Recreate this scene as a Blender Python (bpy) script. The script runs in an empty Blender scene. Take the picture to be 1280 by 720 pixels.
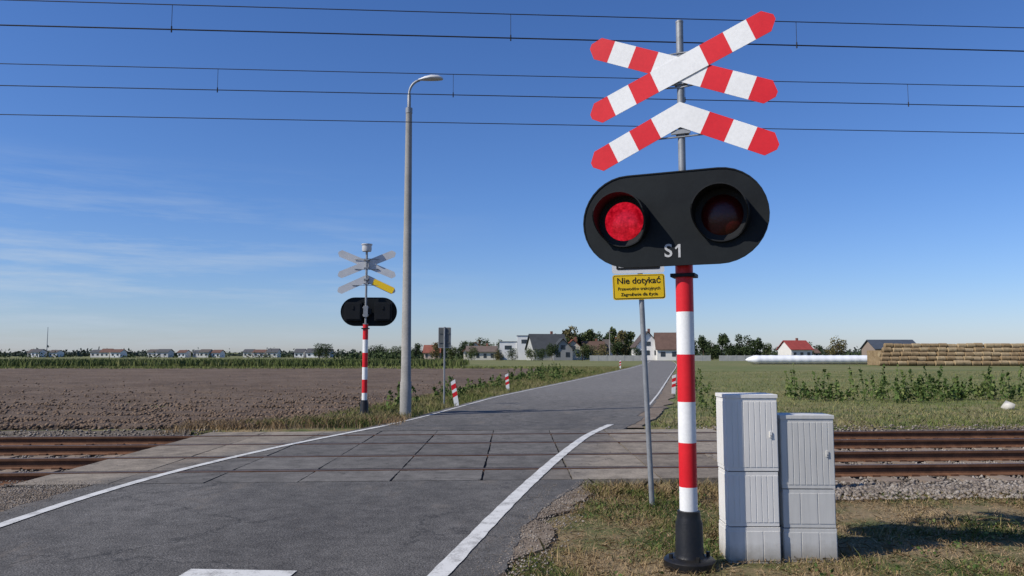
import bpy, math, random
import numpy as np
from mathutils import Vector, noise as mnoise
random.seed(7); rng=np.random.default_rng(7)
R=math.radians
S=bpy.context.scene
S.view_settings.view_transform='Standard'; S.view_settings.look='None'; S.view_settings.exposure=0
SK=0.062   # skew of the railway relative to the X axis
COL=S.collection

# ------------------------------------------------------------ materials
def newmat(name):
    m=bpy.data.materials.new(name); m.use_nodes=True
    nt=m.node_tree; b=nt.nodes['Principled BSDF']
    b.inputs['Specular IOR Level'].default_value=0.3
    return m,nt,b
def N(nt,t,**kw):
    n=nt.nodes.new(t)
    for k,v in kw.items():
        if k in n.inputs: n.inputs[k].default_value=v
        else: setattr(n,k,v)
    return n
def c4(c): return (c[0],c[1],c[2],1)
def ramp(nt,fac,stops):
    r=nt.nodes.new('ShaderNodeValToRGB'); e=r.color_ramp.elements
    while len(e)<len(stops): e.new(0.5)
    for i,(p,c) in enumerate(stops):
        e[i].position=p; e[i].color=c4(c) if not isinstance(c,(int,float)) else (c,c,c,1)
    nt.links.new(fac,r.inputs[0]); return r.outputs[0]
def noise(nt,scale,detail=4,rough=.6,vec=None):
    n=N(nt,'ShaderNodeTexNoise'); n.inputs['Scale'].default_value=scale
    n.inputs['Detail'].default_value=detail; n.inputs['Roughness'].default_value=rough
    if vec is not None: nt.links.new(vec,n.inputs['Vector'])
    return n.outputs['Fac']
def coord(nt,scale=(1,1,1)):
    t=N(nt,'ShaderNodeTexCoord')
    if scale==(1,1,1): return t.outputs['Object']
    m=N(nt,'ShaderNodeMapping'); m.inputs['Scale'].default_value=scale
    nt.links.new(t.outputs['Object'],m.inputs['Vector']); return m.outputs[0]
def mix(nt,fac,a,b,mode='MIX'):
    n=nt.nodes.new('ShaderNodeMix'); n.data_type='RGBA'; n.blend_type=mode
    for s,v in ((0,fac),(6,a),(7,b)):
        if isinstance(v,bpy.types.NodeSocket): nt.links.new(v,n.inputs[s])
        elif isinstance(v,(int,float)): n.inputs[s].default_value=v
        else: n.inputs[s].default_value=c4(v)
    return n.outputs[2]
def math_(nt,op,a,b=0.0,c=None):
    n=nt.nodes.new('ShaderNodeMath'); n.operation=op
    for i,v in enumerate((a,b,c)):
        if v is None: continue
        if isinstance(v,bpy.types.NodeSocket): nt.links.new(v,n.inputs[i])
        else: n.inputs[i].default_value=v
    return n.outputs[0]
def bump(nt,b,h,strength=.4,dist=.02):
    n=N(nt,'ShaderNodeBump'); n.inputs['Strength'].default_value=strength; n.inputs['Distance'].default_value=dist
    nt.links.new(h,n.inputs['Height']); nt.links.new(n.outputs[0],b.inputs['Normal'])
def surf(name,c1,c2,scale=3,rough=.8,bs=.2,bd=.005,metal=0,fine=40,dirt=.25,spec=.3):
    m,nt,b=newmat(name); v=coord(nt)
    a=noise(nt,scale,5,.6,v); f=noise(nt,fine,3,.6,v)
    col=mix(nt,ramp(nt,a,[(.35,0.),(.65,1.)]),c1,c2)
    col=mix(nt,dirt,col,ramp(nt,f,[(.3,.35),(.7,1.)]),'MULTIPLY')
    nt.links.new(col,b.inputs['Base Color']); b.inputs['Roughness'].default_value=rough
    b.inputs['Metallic'].default_value=metal; b.inputs['Specular IOR Level'].default_value=spec
    if bs: bump(nt,b,f,bs,bd)
    return m
def island(name,stops,nscale=.5,rough=.8,namt=.5):
    m,nt,b=newmat(name); g=N(nt,'ShaderNodeNewGeometry')
    a=noise(nt,nscale,4,.6,coord(nt)); a=ramp(nt,a,[(.35,0.),(.65,1.)])
    s=math_(nt,'ADD',math_(nt,'MULTIPLY',g.outputs['Random Per Island'],1-namt),math_(nt,'MULTIPLY',a,namt))
    nt.links.new(ramp(nt,s,stops),b.inputs['Base Color']); b.inputs['Roughness'].default_value=rough
    b.inputs['Specular IOR Level'].default_value=.15
    return m

# ------------------------------------------------------------ mesh builder
class MB:
    def __init__(s): s.v=[];s.f=[];s.m=[]
    def add(s,vs,fs,mi=0):
        o=len(s.v); s.v+= [tuple(p) for p in vs]
        for f in fs: s.f.append([i+o for i in f]); s.m.append(mi)
    def box(s,c,d,mi=0,rz=0):
        x,y,z=[k/2 for k in d]; vs=[]
        for a in(-x,x):
            for b in(-y,y):
                for e in(-z,z):
                    vs.append((c[0]+a*math.cos(rz)-b*math.sin(rz),c[1]+a*math.sin(rz)+b*math.cos(rz),c[2]+e))
        s.add(vs,[(0,1,3,2),(4,6,7,5),(0,4,5,1),(2,3,7,6),(0,2,6,4),(1,5,7,3)],mi)
    def tube(s,path,rad,n=16,mi=0,caps=True):
        path=[Vector(p) for p in path]; rings=[]
        if not hasattr(rad,'__len__'): rad=[rad]*len(path)
        for i,p in enumerate(path):
            t=(path[min(i+1,len(path)-1)]-path[max(i-1,0)])
            if t.length<1e-9: t=Vector((0,0,1))
            t.normalize()
            ref=Vector((0,1,0)) if abs(t.y)<.9 else Vector((1,0,0))
            a=t.cross(ref).normalized(); b=t.cross(a)
            rings.append([p+(a*math.cos(k*2*math.pi/n)+b*math.sin(k*2*math.pi/n))*rad[i] for k in range(n)])
        vs=[q for r in rings for q in r]; fs=[]
        for i in range(len(path)-1):
            for k in range(n):
                k2=(k+1)%n; fs.append((i*n+k,i*n+k2,(i+1)*n+k2,(i+1)*n+k))
        if caps: fs+= [tuple(range(n)),tuple(range((len(path)-1)*n,len(path)*n))]
        s.add(vs,fs,mi)
    def tube_prof(s,c,prof,n,mi,ax):
        ax=Vector(ax); ref=Vector((1,0,0)) if abs(ax.x)<.9 else Vector((0,1,0))
        a=ax.cross(ref).normalized(); b=ax.cross(a); c=Vector(c); vs=[];fs=[]
        for r,z in prof:
            for k in range(n):
                t=k*2*math.pi/n; vs.append(c+ax*z+(a*math.cos(t)+b*math.sin(t))*r)
        for i in range(len(prof)-1):
            for k in range(n):
                k2=(k+1)%n; fs.append((i*n+k,i*n+k2,(i+1)*n+k2,(i+1)*n+k))
        s.add(vs,fs,mi)
    def plateXZ(s,poly,y0,y1,mf=0,mb=0):  # poly in XZ; y0 front (towards -y)
        n=len(poly); vs=[(x,y0,z) for x,z in poly]+[(x,y1,z) for x,z in poly]
        s.add(vs,[tuple(range(n))],mf)
        o=len(s.v)-2*n
        s.f.append([o+n+i for i in range(n)][::-1]); s.m.append(mb)
        for i in range(n):
            j=(i+1)%n; s.f.append([o+i,o+j,o+n+j,o+n+i]); s.m.append(mb)
    def obj(s,name,mats,parent=None,smooth=False,loc=(0,0,0),rz=0,bevel=0,fixn=True):
        me=bpy.data.meshes.new(name); me.from_pydata(s.v,[],s.f)
        for m in mats: me.materials.append(m)
        me.polygons.foreach_set('material_index',s.m)
        if fixn:
            import bmesh
            bm=bmesh.new(); bm.from_mesh(me); bmesh.ops.recalc_face_normals(bm,faces=bm.faces); bm.to_mesh(me); bm.free()
        if smooth:
            me.polygons.foreach_set('use_smooth',[True]*len(me.polygons)); 
            try: me.set_sharp_from_angle(angle=R(40))
            except Exception: pass
        o=bpy.data.objects.new(name,me); COL.objects.link(o)
        o.location=loc; o.rotation_euler[2]=rz
        if parent: o.parent=parent
        if bevel:
            b=o.modifiers.new('b','BEVEL'); b.width=bevel; b.segments=2; b.limit_method='ANGLE'
        return o
def empty(name,loc,rz=0):
    o=bpy.data.objects.new(name,None); COL.objects.link(o); o.location=loc; o.rotation_euler[2]=rz; o.empty_display_size=.3; return o
def npmesh(name,verts,k,mat,parent=None):
    """verts (n,k,3): n separate k-gons"""
    n=verts.shape[0]; me=bpy.data.meshes.new(name)
    me.vertices.add(n*k); me.vertices.foreach_set('co',verts.reshape(-1).astype(np.float32))
    me.loops.add(n*k); me.loops.foreach_set('vertex_index',np.arange(n*k,dtype=np.int32))
    me.polygons.add(n); me.polygons.foreach_set('loop_start',np.arange(0,n*k,k,dtype=np.int32))
    try: me.polygons.foreach_set('loop_total',np.full(n,k,dtype=np.int32))
    except Exception: pass
    me.materials.append(mat); me.update(calc_edges=True); me.validate()
    o=bpy.data.objects.new(name,me); COL.objects.link(o)
    if parent: o.parent=parent
    return o
def leaves(name,pts,size,mat,parent=None,flat=1.0):
    n=len(pts); a=rng.normal(size=(n,3)); a/=np.linalg.norm(a,axis=1)[:,None]
    b=rng.normal(size=(n,3)); b-= (a*b).sum(1)[:,None]*a; b/=np.linalg.norm(b,axis=1)[:,None]
    sz=(size*rng.uniform(.5,1.3,n))[:,None]
    v=np.stack([pts-a*sz,pts-b*sz*.55,pts+a*sz,pts+b*sz*.55],1)
    return npmesh(name,v,4,mat,parent)
def blades(name,xy,h,w,lean,mat,z0=-.03,parent=None):
    n=len(xy); th=rng.uniform(0,2*np.pi,n); ph=rng.uniform(0,2*np.pi,n)
    hh=h*rng.uniform(.4,1.3,n); l=lean*hh*rng.uniform(.2,1.5,n); ww=w*rng.uniform(.6,1.4,n)/2
    z=z0 if np.ndim(z0) else np.full(n,z0)
    b=np.c_[xy,z]; d=np.c_[np.cos(th)*ww,np.sin(th)*ww,np.zeros(n)]
    mid=b+np.c_[np.cos(ph)*l*.35,np.sin(ph)*l*.35,hh*.6]; tip=b+np.c_[np.cos(ph)*l,np.sin(ph)*l,hh]
    return npmesh(name,np.stack([b-d,b+d,mid+d*.7,tip,mid-d*.7],1),5,mat,parent)
def fbm(x,y,s,seed=0): return mnoise.noise(Vector((x*s+seed,y*s-seed,seed*.7)))

# ------------------------------------------------------------ world
SUN_EL=R(43); sdir=Vector((-0.92,-0.40,0)).normalized()
w=bpy.data.worlds.new("World"); S.world=w; w.use_nodes=True; nt=w.node_tree
bg=nt.nodes['Background']; sky=N(nt,'ShaderNodeTexSky'); sky.sky_type='NISHITA'; sky.sun_disc=False
sky.sun_elevation=SUN_EL; sky.sun_rotation=math.atan2(sdir.x,sdir.y)%(2*math.pi)
sky.altitude=100; sky.air_density=1.0; sky.dust_density=.3; sky.ozone_density=2.5
tc=N(nt,'ShaderNodeTexCoord'); sp=N(nt,'ShaderNodeSeparateXYZ'); nt.links.new(tc.outputs['Generated'],sp.inputs[0])
mp=N(nt,'ShaderNodeMapping'); mp.inputs['Scale'].default_value=(1.2,1.2,13); mp.inputs['Rotation'].default_value=(0,R(-7),0)
nt.links.new(tc.outputs['Generated'],mp.inputs[0])
cn=noise(nt,2.6,8,.66,mp.outputs[0])
cl=ramp(nt,cn,[(.46,0.),(.72,1.)])
me_=ramp(nt,sp.outputs['Z'],[(.0,.5),(.08,1.),(.15,.6),(.24,0.)])
mx=ramp(nt,math_(nt,'MULTIPLY_ADD',sp.outputs['X'],-.5,.5),[(.5,0.),(.75,1.)])
fac=math_(nt,'MULTIPLY',math_(nt,'MULTIPLY',cl,me_),math_(nt,'MULTIPLY',mx,.75))
tz=ramp(nt,sp.outputs['Z'],[(0.,(.84,.93,1.30)),(.08,(.72,.90,1.30)),(.20,(.62,.88,1.34)),(.45,(.56,.86,1.36))])
tint=mix(nt,1.0,sky.outputs[0],tz,'MULTIPLY')
nt.links.new(mix(nt,fac,tint,(5.6,6.6,7.8)),bg.inputs[0]); bg.inputs[1].default_value=.093
L=bpy.data.lights.new('sun','SUN'); L.energy=5.0; L.angle=R(.5); L.color=(1,.94,.84)
lo=bpy.data.objects.new('sun',L); COL.objects.link(lo)
tosun=Vector((sdir.x*math.cos(SUN_EL),sdir.y*math.cos(SUN_EL),math.sin(SUN_EL)))
lo.rotation_euler=tosun.to_track_quat('Z','Y').to_euler(); lo.location=(-20,-10,30)

cam=bpy.data.cameras.new('camera'); co=bpy.data.objects.new('camera',cam); COL.objects.link(co)
cam.sensor_width=36; cam.lens=26.72; cam.clip_end=9000; cam.clip_start=.05
co.location=(0,0,1.7); co.rotation_euler=(R(90+4.813),0,0); S.camera=co

# ------------------------------------------------------------ road edges as functions of Y
def smooth(Y,X):
    yy=np.arange(-22,235,.25); xx=np.interp(yy,Y,X); k=np.ones(13)/13
    xs=np.convolve(np.pad(xx,6,mode='edge'),k,'valid'); return yy,xs
LY,LX=smooth([-20,0,4,7.54,9.88,12.65,15.2,16.7,19.3,28.7,40.8,60.4,81.4,110,165,200,230],
             [-7,-5.0,-4.95,-5.0,-4.98,-4.46,-3.75,-3.2,-2.41,-.6,2.56,7.58,12.8,19.4,30,31,28])
RY,RX=smooth([-20,0,5.95,8.93,12.65,16.4,17.8,23.4,31,54.3,80,101.7,165,200,230],
             [-5,-1.65,-.55,0,.79,1.71,2.3,4.0,5.8,11.1,17,21.8,34.5,36,33])
RL=lambda y: np.interp(y,LY,LX); RR=lambda y: np.interp(y,RY,RX)

# ------------------------------------------------------------ ground
m_ground,nt,b=newmat('ground_mat'); v=coord(nt)
a=noise(nt,.9,6,.65,v); f=noise(nt,28,5,.7,v); big=noise(nt,.05,3,.5,v)
col=ramp(nt,a,[(.36,(.055,.075,.02)),(.46,(.10,.105,.035)),(.54,(.19,.145,.075)),(.68,(.26,.19,.11))])
sx=N(nt,'ShaderNodeSeparateXYZ'); nt.links.new(v,sx.inputs[0])
far=ramp(nt,math_(nt,'MULTIPLY',sx.outputs[1],1/60.),[(.25,0.),(.45,.75)])
gcol=mix(nt,ramp(nt,noise(nt,.12,5,.6,coord(nt,(.5,1.5,1))),[(.4,0.),(.62,1.)]),(.105,.135,.035),(.19,.18,.07))
col=mix(nt,far,col,gcol)
col=mix(nt,.6,col,ramp(nt,f,[(.3,.4),(.65,1.3)]),'MULTIPLY')
nt.links.new(col,b.inputs['Base Color']); b.inputs['Roughness'].default_value=.95; bump(nt,b,f,.6,.03)
def gz(x,yp,y):
    z=-.03+.018*fbm(x,y,.6)
    if y>120: z-= 1.5*min(1,(y-120)/280)
    if y>400: z-= .5*min(1,(y-400)/1000)
    d=0
    if 9.75<yp<17.4: d=min(1,(yp-9.75)/.45,(17.4-yp)/.45)
    return z-.18*d
xs=sorted(set([-3000,-1500,-800,-400,-250,-160,-110,-80,-60,-45]+list(np.arange(-34,34.1,.6))+[45,60,80,110,160,250,400,800,1500,3000]))
ys=sorted(set([-300,-100,-50,-20,-8]+list(np.arange(-2,9.6,.6))+list(np.arange(9.6,18,.2))+list(np.arange(18,50,1.0))+list(np.arange(50,130,5.))+list(range(130,420,20))+[450,500,600,800,1100,1500,2200,3500,5000]))
vs=[];fs=[]
for yp in ys:
    for x in xs:
        y=yp+SK*x if abs(x)<200 else yp+SK*200*(1 if x>0 else -1)
        vs.append((x,y,gz(x,yp,y)))
nx=len(xs)
for j in range(len(ys)-1):
    for i in range(nx-1): fs.append((j*nx+i,j*nx+i+1,(j+1)*nx+i+1,(j+1)*nx+i))
g=MB(); g.add(vs,fs); g.obj('ground',[m_ground],smooth=True,fixn=False)

# ------------------------------------------------------------ road
m_asph,nt,b=newmat('asphalt'); v=coord(nt)
fine=noise(nt,80,3,.85,v); mid=noise(nt,4,7,.72,v); big=noise(nt,.55,5,.6,coord(nt,(1,.35,1)))
vo=N(nt,'ShaderNodeTexVoronoi'); vo.inputs['Scale'].default_value=65; nt.links.new(v,vo.inputs['Vector'])
col=ramp(nt,big,[(.35,(.094,.089,.084)),(.65,(.142,.134,.125))])
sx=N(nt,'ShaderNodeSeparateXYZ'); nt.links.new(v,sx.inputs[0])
col=mix(nt,ramp(nt,math_(nt,'MULTIPLY',sx.outputs[1],1/60.),[(.27,0.),(.6,.8)]),col,(.21,.20,.188))  # paler with distance: specular sheen of the far road painted into the colour
col=mix(nt,.8,col,ramp(nt,mid,[(.3,.55),(.7,1.3)]),'MULTIPLY')
sp_=ramp(nt,vo.outputs['Distance'],[(.0,1.3),(.35,1.),(.7,.55)])
col=mix(nt,.8,col,sp_,'MULTIPLY')
col=mix(nt,.95,col,ramp(nt,fine,[(.3,.40),(.5,.95),(.70,2.2)]),'MULTIPLY')
wv=N(nt,'ShaderNodeVectorMath'); wv.operation='ADD'
nz=N(nt,'ShaderNodeTexNoise'); nz.inputs['Scale'].default_value=1.6; nz.inputs['Detail'].default_value=8; nz.inputs['Roughness'].default_value=.65
nt.links.new(v,nz.inputs['Vector']); nt.links.new(v,wv.inputs[0]); nt.links.new(nz.outputs['Color'],wv.inputs[1])
vc=N(nt,'ShaderNodeTexVoronoi'); vc.feature='DISTANCE_TO_EDGE'; vc.inputs['Scale'].default_value=.55; nt.links.new(wv.outputs[0],vc.inputs['Vector'])
ck=ramp(nt,vc.outputs['Distance'],[(0.,1.),(.011,.0)])
ckm=ramp(nt,noise(nt,.5,2,.5,v),[(.42,0.),(.50,1.)])
col=mix(nt,math_(nt,'MULTIPLY',math_(nt,'MULTIPLY',ck,ckm),.85),col,(.03,.03,.03))
dust=ramp(nt,noise(nt,1.1,7,.7,coord(nt,(1.4,.6,1))),[(.56,0.),(.75,.55)])
col=mix(nt,dust,col,(.21,.175,.14))
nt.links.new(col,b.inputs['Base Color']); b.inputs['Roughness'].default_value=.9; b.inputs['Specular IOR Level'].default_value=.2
bump(nt,b,math_(nt,'ADD',fine,vo.outputs['Distance']),.6,.007)

def strip(mb,yl,fl,fr,z,skirt=.09,nx=1,mi=0,cx=None):
    pts=[]
    for y in yl:
        a,bb=fl(y),fr(y); row=[]
        row.append((a-.0,y,z-skirt))
        for k in range(nx+1): row.append((a+(bb-a)*k/nx,y,z))
        row.append((bb,y,z-skirt)); pts.append(row)
    n=len(pts[0]); vs=[]
    for row in pts:
        for p in row:
            yy=p[1]+(SK*p[0] if cx else 0); z2=p[2]
            if yy>120: z2-=1.5*min(1,(yy-120)/280)
            vs.append((p[0],yy,z2))
    fs=[(j*n+i,j*n+i+1,(j+1)*n+i+1,(j+1)*n+i) for j in range(len(pts)-1) for i in range(n-1)]
    mb.add(vs,fs,mi)
def jit(x,y,s=1.7,a=.07): return a*fbm(x*3,y,s,3)+a*.5*fbm(x,y,6,5)
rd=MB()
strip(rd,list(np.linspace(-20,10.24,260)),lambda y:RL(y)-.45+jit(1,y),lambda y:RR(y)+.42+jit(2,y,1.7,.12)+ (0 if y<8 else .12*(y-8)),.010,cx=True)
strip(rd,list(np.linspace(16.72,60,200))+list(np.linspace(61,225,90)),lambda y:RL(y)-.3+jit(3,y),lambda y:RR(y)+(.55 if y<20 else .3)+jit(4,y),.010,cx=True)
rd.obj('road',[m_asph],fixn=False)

# road markings
m_paint,nt,b=newmat('road_paint'); v=coord(nt)
n1=noise(nt,5,7,.75,v); n2=noise(nt,60,3,.7,v)
wear=ramp(nt,math_(nt,'ADD',math_(nt,'MULTIPLY',n1,.65),math_(nt,'MULTIPLY',n2,.35)),[(.36,1.),(.52,0.)])
nt.links.new(mix(nt,wear,(.56,.555,.53),(.22,.213,.20)),b.inputs['Base Color']); b.inputs['Roughness'].default_value=.75
mk=MB()
def mline(f,off,w0,w1,y1):
    yl=list(np.linspace(-18,60,700))+list(np.linspace(61,160,60))
    vs=[];fs=[]
    for y in yl:
        wd=w0 if y<y1 else w1
        z=.0185-(1.5*min(1,(y-120)/280) if y>120 else 0)
        o2=off if y<y1 else (-.05 if f is RL else .12)
        e=.010*fbm(y,off,3); e2=.010*fbm(y,off+9,4)
        vs+=[(f(y)+o2-wd/2+e,y,z),(f(y)+o2+wd/2+e2,y,z)]
    for i in range(len(yl)-1):
        if yl[i]<y1<=yl[i+1]: continue
        if f is RR and y1<yl[i]<24: continue
        fs.append((2*i,2*i+1,2*i+3,2*i+2))
    mk.add(vs,fs)
mline(RL,0,.13,.085,17.8); mline(RR,0,.16,.07,18.0)
mk.add([(-2.55,5.1,.0185),(-1.72,5.13,.0185),(-1.66,6.03,.0185),(-2.50,6.08,.0185)],[(0,1,2,3)])
mk.obj('road_marking',[m_paint],fixn=False)

# ------------------------------------------------------------ railway crossing panels
m_pan,nt,b=newmat('crossing_concrete'); v=coord(nt)
sx=N(nt,'ShaderNodeSeparateXYZ'); nt.links.new(v,sx.inputs[0])
q=math_(nt,'SUBTRACT',sx.outputs[0],math_(nt,'MULTIPLY',math_(nt,'SUBTRACT',sx.outputs[1],12.6),.24))
q=math_(nt,'ADD',q,math_(nt,'MULTIPLY',math_(nt,'SUBTRACT',noise(nt,1.4,4,.6,v),.5),1.1))
q=math_(nt,'MULTIPLY',math_(nt,'ADD',q,8.0),1/12.)
msk=ramp(nt,q,[(.24,0.),(.31,1.),(.72,1.),(.80,0.)])
g2=N(nt,'ShaderNodeNewGeometry')
out_=mix(nt,g2.outputs['Random Per Island'],(.18,.15,.118),(.28,.24,.19)); in_=mix(nt,g2.outputs['Random Per Island'],(.112,.105,.097),(.150,.140,.128))
col=mix(nt,msk,out_,in_); f=noise(nt,60,4,.8,v); md=noise(nt,2.6,8,.75,v)
col=mix(nt,.8,col,ramp(nt,f,[(.3,.5),(.7,1.5)]),'MULTIPLY'); col=mix(nt,.9,col,ramp(nt,md,[(.32,.5),(.68,1.3)]),'MULTIPLY')
# cracks in the slabs
wv=N(nt,'ShaderNodeVectorMath'); wv.operation='ADD'
nz=N(nt,'ShaderNodeTexNoise'); nz.inputs['Scale'].default_value=2.2; nz.inputs['Detail'].default_value=7
nt.links.new(v,nz.inputs['Vector']); nt.links.new(v,wv.inputs[0]); nt.links.new(nz.outputs['Color'],wv.inputs[1])
vc=N(nt,'ShaderNodeTexVoronoi'); vc.feature='DISTANCE_TO_EDGE'; vc.inputs['Scale'].default_value=.7; nt.links.new(wv.outputs[0],vc.inputs['Vector'])
col=mix(nt,math_(nt,'MULTIPLY',ramp(nt,vc.outputs['Distance'],[(0.,.8),(.010,.0)]),ramp(nt,noise(nt,.7,2,.5,v),[(.45,0.),(.52,1.)])),col,(.035,.033,.03))
nt.links.new(col,b.inputs['Base Color']); b.inputs['Roughness'].default_value=.9; b.inputs['Specular IOR Level'].default_value=.2; bump(nt,b,f,.5,.008)
m_gap=surf('joint_dirt',(.022,.024,.030),(.075,.065,.055),1.4,.9,.3)
RAILS=[11.25,12.75,14.45,15.95]
pn=MB()
rows=[(10.27,11.16,1.0),(11.36,12.64,1.0),(12.85,14.35,1.0),(14.56,15.84,1.0),(16.05,16.70,1.0)]
for ri,(a,bb,pw) in enumerate(rows):
    x=-6.4; 
    while x<3.4:
        x2=x+1.2
        dz=random.uniform(-.003,.003); tz_=[random.uniform(-.002,.002) for _ in range(4)]
        jj=[random.uniform(.003,.022) for _ in range(8)]
        # slab outline with chipped, uneven edges
        def edge(p,q_,k=7):
            return [(p[0]+(q_[0]-p[0])*i/k+random.uniform(-.006,.006),p[1]+(q_[1]-p[1])*i/k+random.uniform(-.006,.006)) for i in range(k)]
        C=[(x+jj[0],a+jj[1]),(x2-jj[2],a+jj[3]),(x2-jj[4],bb-jj[5]),(x+jj[6],bb-jj[7])]
        P=[]
        for i in range(4): P+=edge(C[i],C[(i+1)%4])
        n=len(P)
        vs=[(p[0],p[1]+SK*p[0],.010+dz) for i,p in enumerate(P)]+[(p[0],p[1]+SK*p[0],-.2) for p in P]
        pn.add(vs,[tuple(range(n))]+[(i,i+n,(i+1)%n+n,(i+1)%n) for i in range(n)],0)
        x=x2
pn.add([(-6.38,10.3-6.38*SK,-.022),(3.38,10.3+3.38*SK,-.022),(3.38,16.68+3.38*SK,-.022),(-6.38,16.68-6.38*SK,-.022)],[(0,1,2,3)],1)
pn.obj('level_crossing_deck',[m_pan,m_gap])

# ------------------------------------------------------------ rails, sleepers, ballast
m_rust=surf('rail_rust',(.11,.050,.026),(.18,.085,.045),4,.85,.3,dirt=.5)
m_railtop=surf('rail_top',(.085,.060,.047),(.14,.10,.08),3,.5,.05,metal=.2,dirt=.3)
m_slp=surf('sleeper_concrete',(.20,.15,.11),(.29,.23,.18),3,.9,.4,dirt=.5)
prof=[(-.07,-.15),(.07,-.15),(.07,-.14),(.012,-.115),(.012,-.035),(.036,-.025),(.036,.012),(.03,.016),(-.03,.016),(-.036,.012),(-.036,-.025),(-.012,-.035),(-.012,-.115),(-.07,-.14)]
for pair in ((0,1),(2,3)):
    e=empty('railway_track',(0,(RAILS[pair[0]]+RAILS[pair[1]])/2,0)); yc=e.location.y
    rl=MB()
    for k in pair:
        vs=[(X,RAILS[k]-yc+p[0]+SK*X,p[1]) for X in (-90,90) for p in prof]; n=len(prof)
        for i in range(n):
            j=(i+1)%n; rl.add([vs[i],vs[j],vs[n+j],vs[n+i]],[(0,1,2,3)],1 if i in(6,7,8) else 0)
    rl.obj('rails',[m_rust,m_railtop],e,fixn=False)
    sl=MB(); X=-60
    while X<60:
        if not(-6.3<X<3.3):
            sl.box((X,SK*X+random.uniform(-.02,.02),-.235),(.26,2.55,.18),0,rz=SK)
            for k in pair:
                for s_ in(-1,1): sl.box((X,RAILS[k]-yc+s_*.10+SK*X,-.135),(.12,.07,.035),1,rz=SK)
        X+=.6
    sl.obj('sleepers',[m_slp,m_rust],e)
m_bal=surf('ballast_bed',(.12,.098,.08),(.20,.17,.14),9,.95,1.0,.03,fine=45,dirt=.8)
bm=MB()
def ballast_patch(x0,x1,y0,y1):
    X=np.arange(x0,x1+.01,.5 if x1-x0<60 else 1.); Y=np.arange(y0,y1+.01,.25)
    vs=[(x,y+SK*x,-.185+.02*fbm(x,y,2)+(0 if 10.2<y<16.9 else .185*min(1,(10.2-y if y<10.2 else y-16.9)/.4))) for y in Y for x in X]
    n=len(X); bm.add(vs,[(j*n+i,j*n+i+1,(j+1)*n+i+1,(j+1)*n+i) for j in range(len(Y)-1) for i in range(n-1)])
ballast_patch(-90,-6.42,9.3,17.3); ballast_patch(3.42,90,9.15,17.3)
bm.obj('ballast_bed',[m_bal],fixn=False)
m_stone=island('ballast_stone',[(0,(.085,.068,.054)),(.5,(.20,.168,.138)),(.9,(.32,.285,.245)),(1,(.48,.44,.40))],1.5,.9,.35)
def stones(name,xy,z,size,mat):
    n=len(xy); base=np.array([(1,0,0),(-1,0,0),(0,1,0),(0,-1,0),(0,0,1),(0,0,-1)],float)
    v=base[None]*(size*rng.uniform(.5,1.2,(n,1,1)))*rng.uniform(.6,1.2,(n,6,1))
    th=rng.uniform(0,6.28,n); tl=rng.uniform(-.8,.8,n)
    c,s=np.cos(tl),np.sin(tl); y=v[...,1]*c[:,None]-v[...,2]*s[:,None]; zz=v[...,1]*s[:,None]+v[...,2]*c[:,None]; v=np.stack([v[...,0],y,zz*.8],2)
    c,s=np.cos(th),np.sin(th); x=v[...,0]*c[:,None]-v[...,1]*s[:,None]; y=v[...,0]*s[:,None]+v[...,1]*c[:,None]
    v=np.stack([x,y,v[...,2]],2)+np.c_[xy,z][:,None,:]
    F=np.array([(0,2,4),(2,1,4),(1,3,4),(3,0,4),(2,0,5),(1,2,5),(3,1,5),(0,3,5)])
    me=bpy.data.meshes.new(name); me.vertices.add(n*6); me.vertices.foreach_set('co',v.reshape(-1).astype(np.float32))
    fi=(F[None]+np.arange(n)[:,None,None]*6).reshape(-1)
    me.loops.add(len(fi)); me.loops.foreach_set('vertex_index',fi.astype(np.int32))
    me.polygons.add(n*8); me.polygons.foreach_set('loop_start',np.arange(0,n*24,3,dtype=np.int32))
    me.materials.append(mat); me.update(calc_edges=True); me.validate()
    o=bpy.data.objects.new(name,me); COL.objects.link(o); return o
def scat(n,x0,x1,y0,y1):
    x=rng.uniform(x0,x1,n); y=rng.uniform(y0,y1,n); return x,y
X1,Y1=scat(26000,3.45,17,9.1,17.3); X2,Y2=scat(14000,-15,-6.45,9.2,17.3); X3,Y3=scat(3600,2.6,14,8.7,9.5)
X=np.r_[X1,X2,X3]; Y=np.r_[Y1,Y2,Y3]
z=np.where(Y<10.2,-.165+.165*np.clip((10.2-Y)/.4,0,1),np.where(Y>16.9,-.165+.175*np.clip((Y-16.9)/.4,0,1),-.165))
k=np.ones(len(X),bool)
for r_ in RAILS: k&=np.abs(Y-r_)>.06
stones('ballast_stones',np.c_[X,Y+SK*X][k],z[k],.034,m_stone)

# dirt shoulders
m_grav=surf('dirt_shoulder',(.18,.135,.098),(.28,.225,.17),3,.95,.8,.02,fine=60,dirt=.7)
gm=MB()
strip(gm,list(np.linspace(-10,9.9,90)),lambda y:RR(y)+.25,lambda y:RR(y)+.62+.12*max(0,y-8)+jit(7,y,1.2,.3),.003,.05)
strip(gm,list(np.linspace(-10,9.7,90)),lambda y:RL(y)-3.2+jit(8,y,1.2,.5),lambda y:RL(y)-.35,.002,.05)
strip(gm,list(np.linspace(17.3,60,90)),lambda y:RR(y)+.2,lambda y:RR(y)+.75+jit(9,y,1.2,.2),.002,.05)
gm.obj('gravel_shoulder',[m_grav],fixn=False)
n=1900; y=rng.uniform(5,10.2,n); x=RR(y)+.35+np.abs(rng.normal(0,.22,n))+.12*np.clip(y-8,0,9)
n2=7500; y2=rng.uniform(6,10.2,n2); x2=RL(y2)-.45-np.abs(rng.normal(0,.9,n2))
stones('gravel_stones',np.r_[np.c_[x,y],np.c_[x2,y2]],np.full(n+n2,.006),.013,m_stone)
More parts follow.
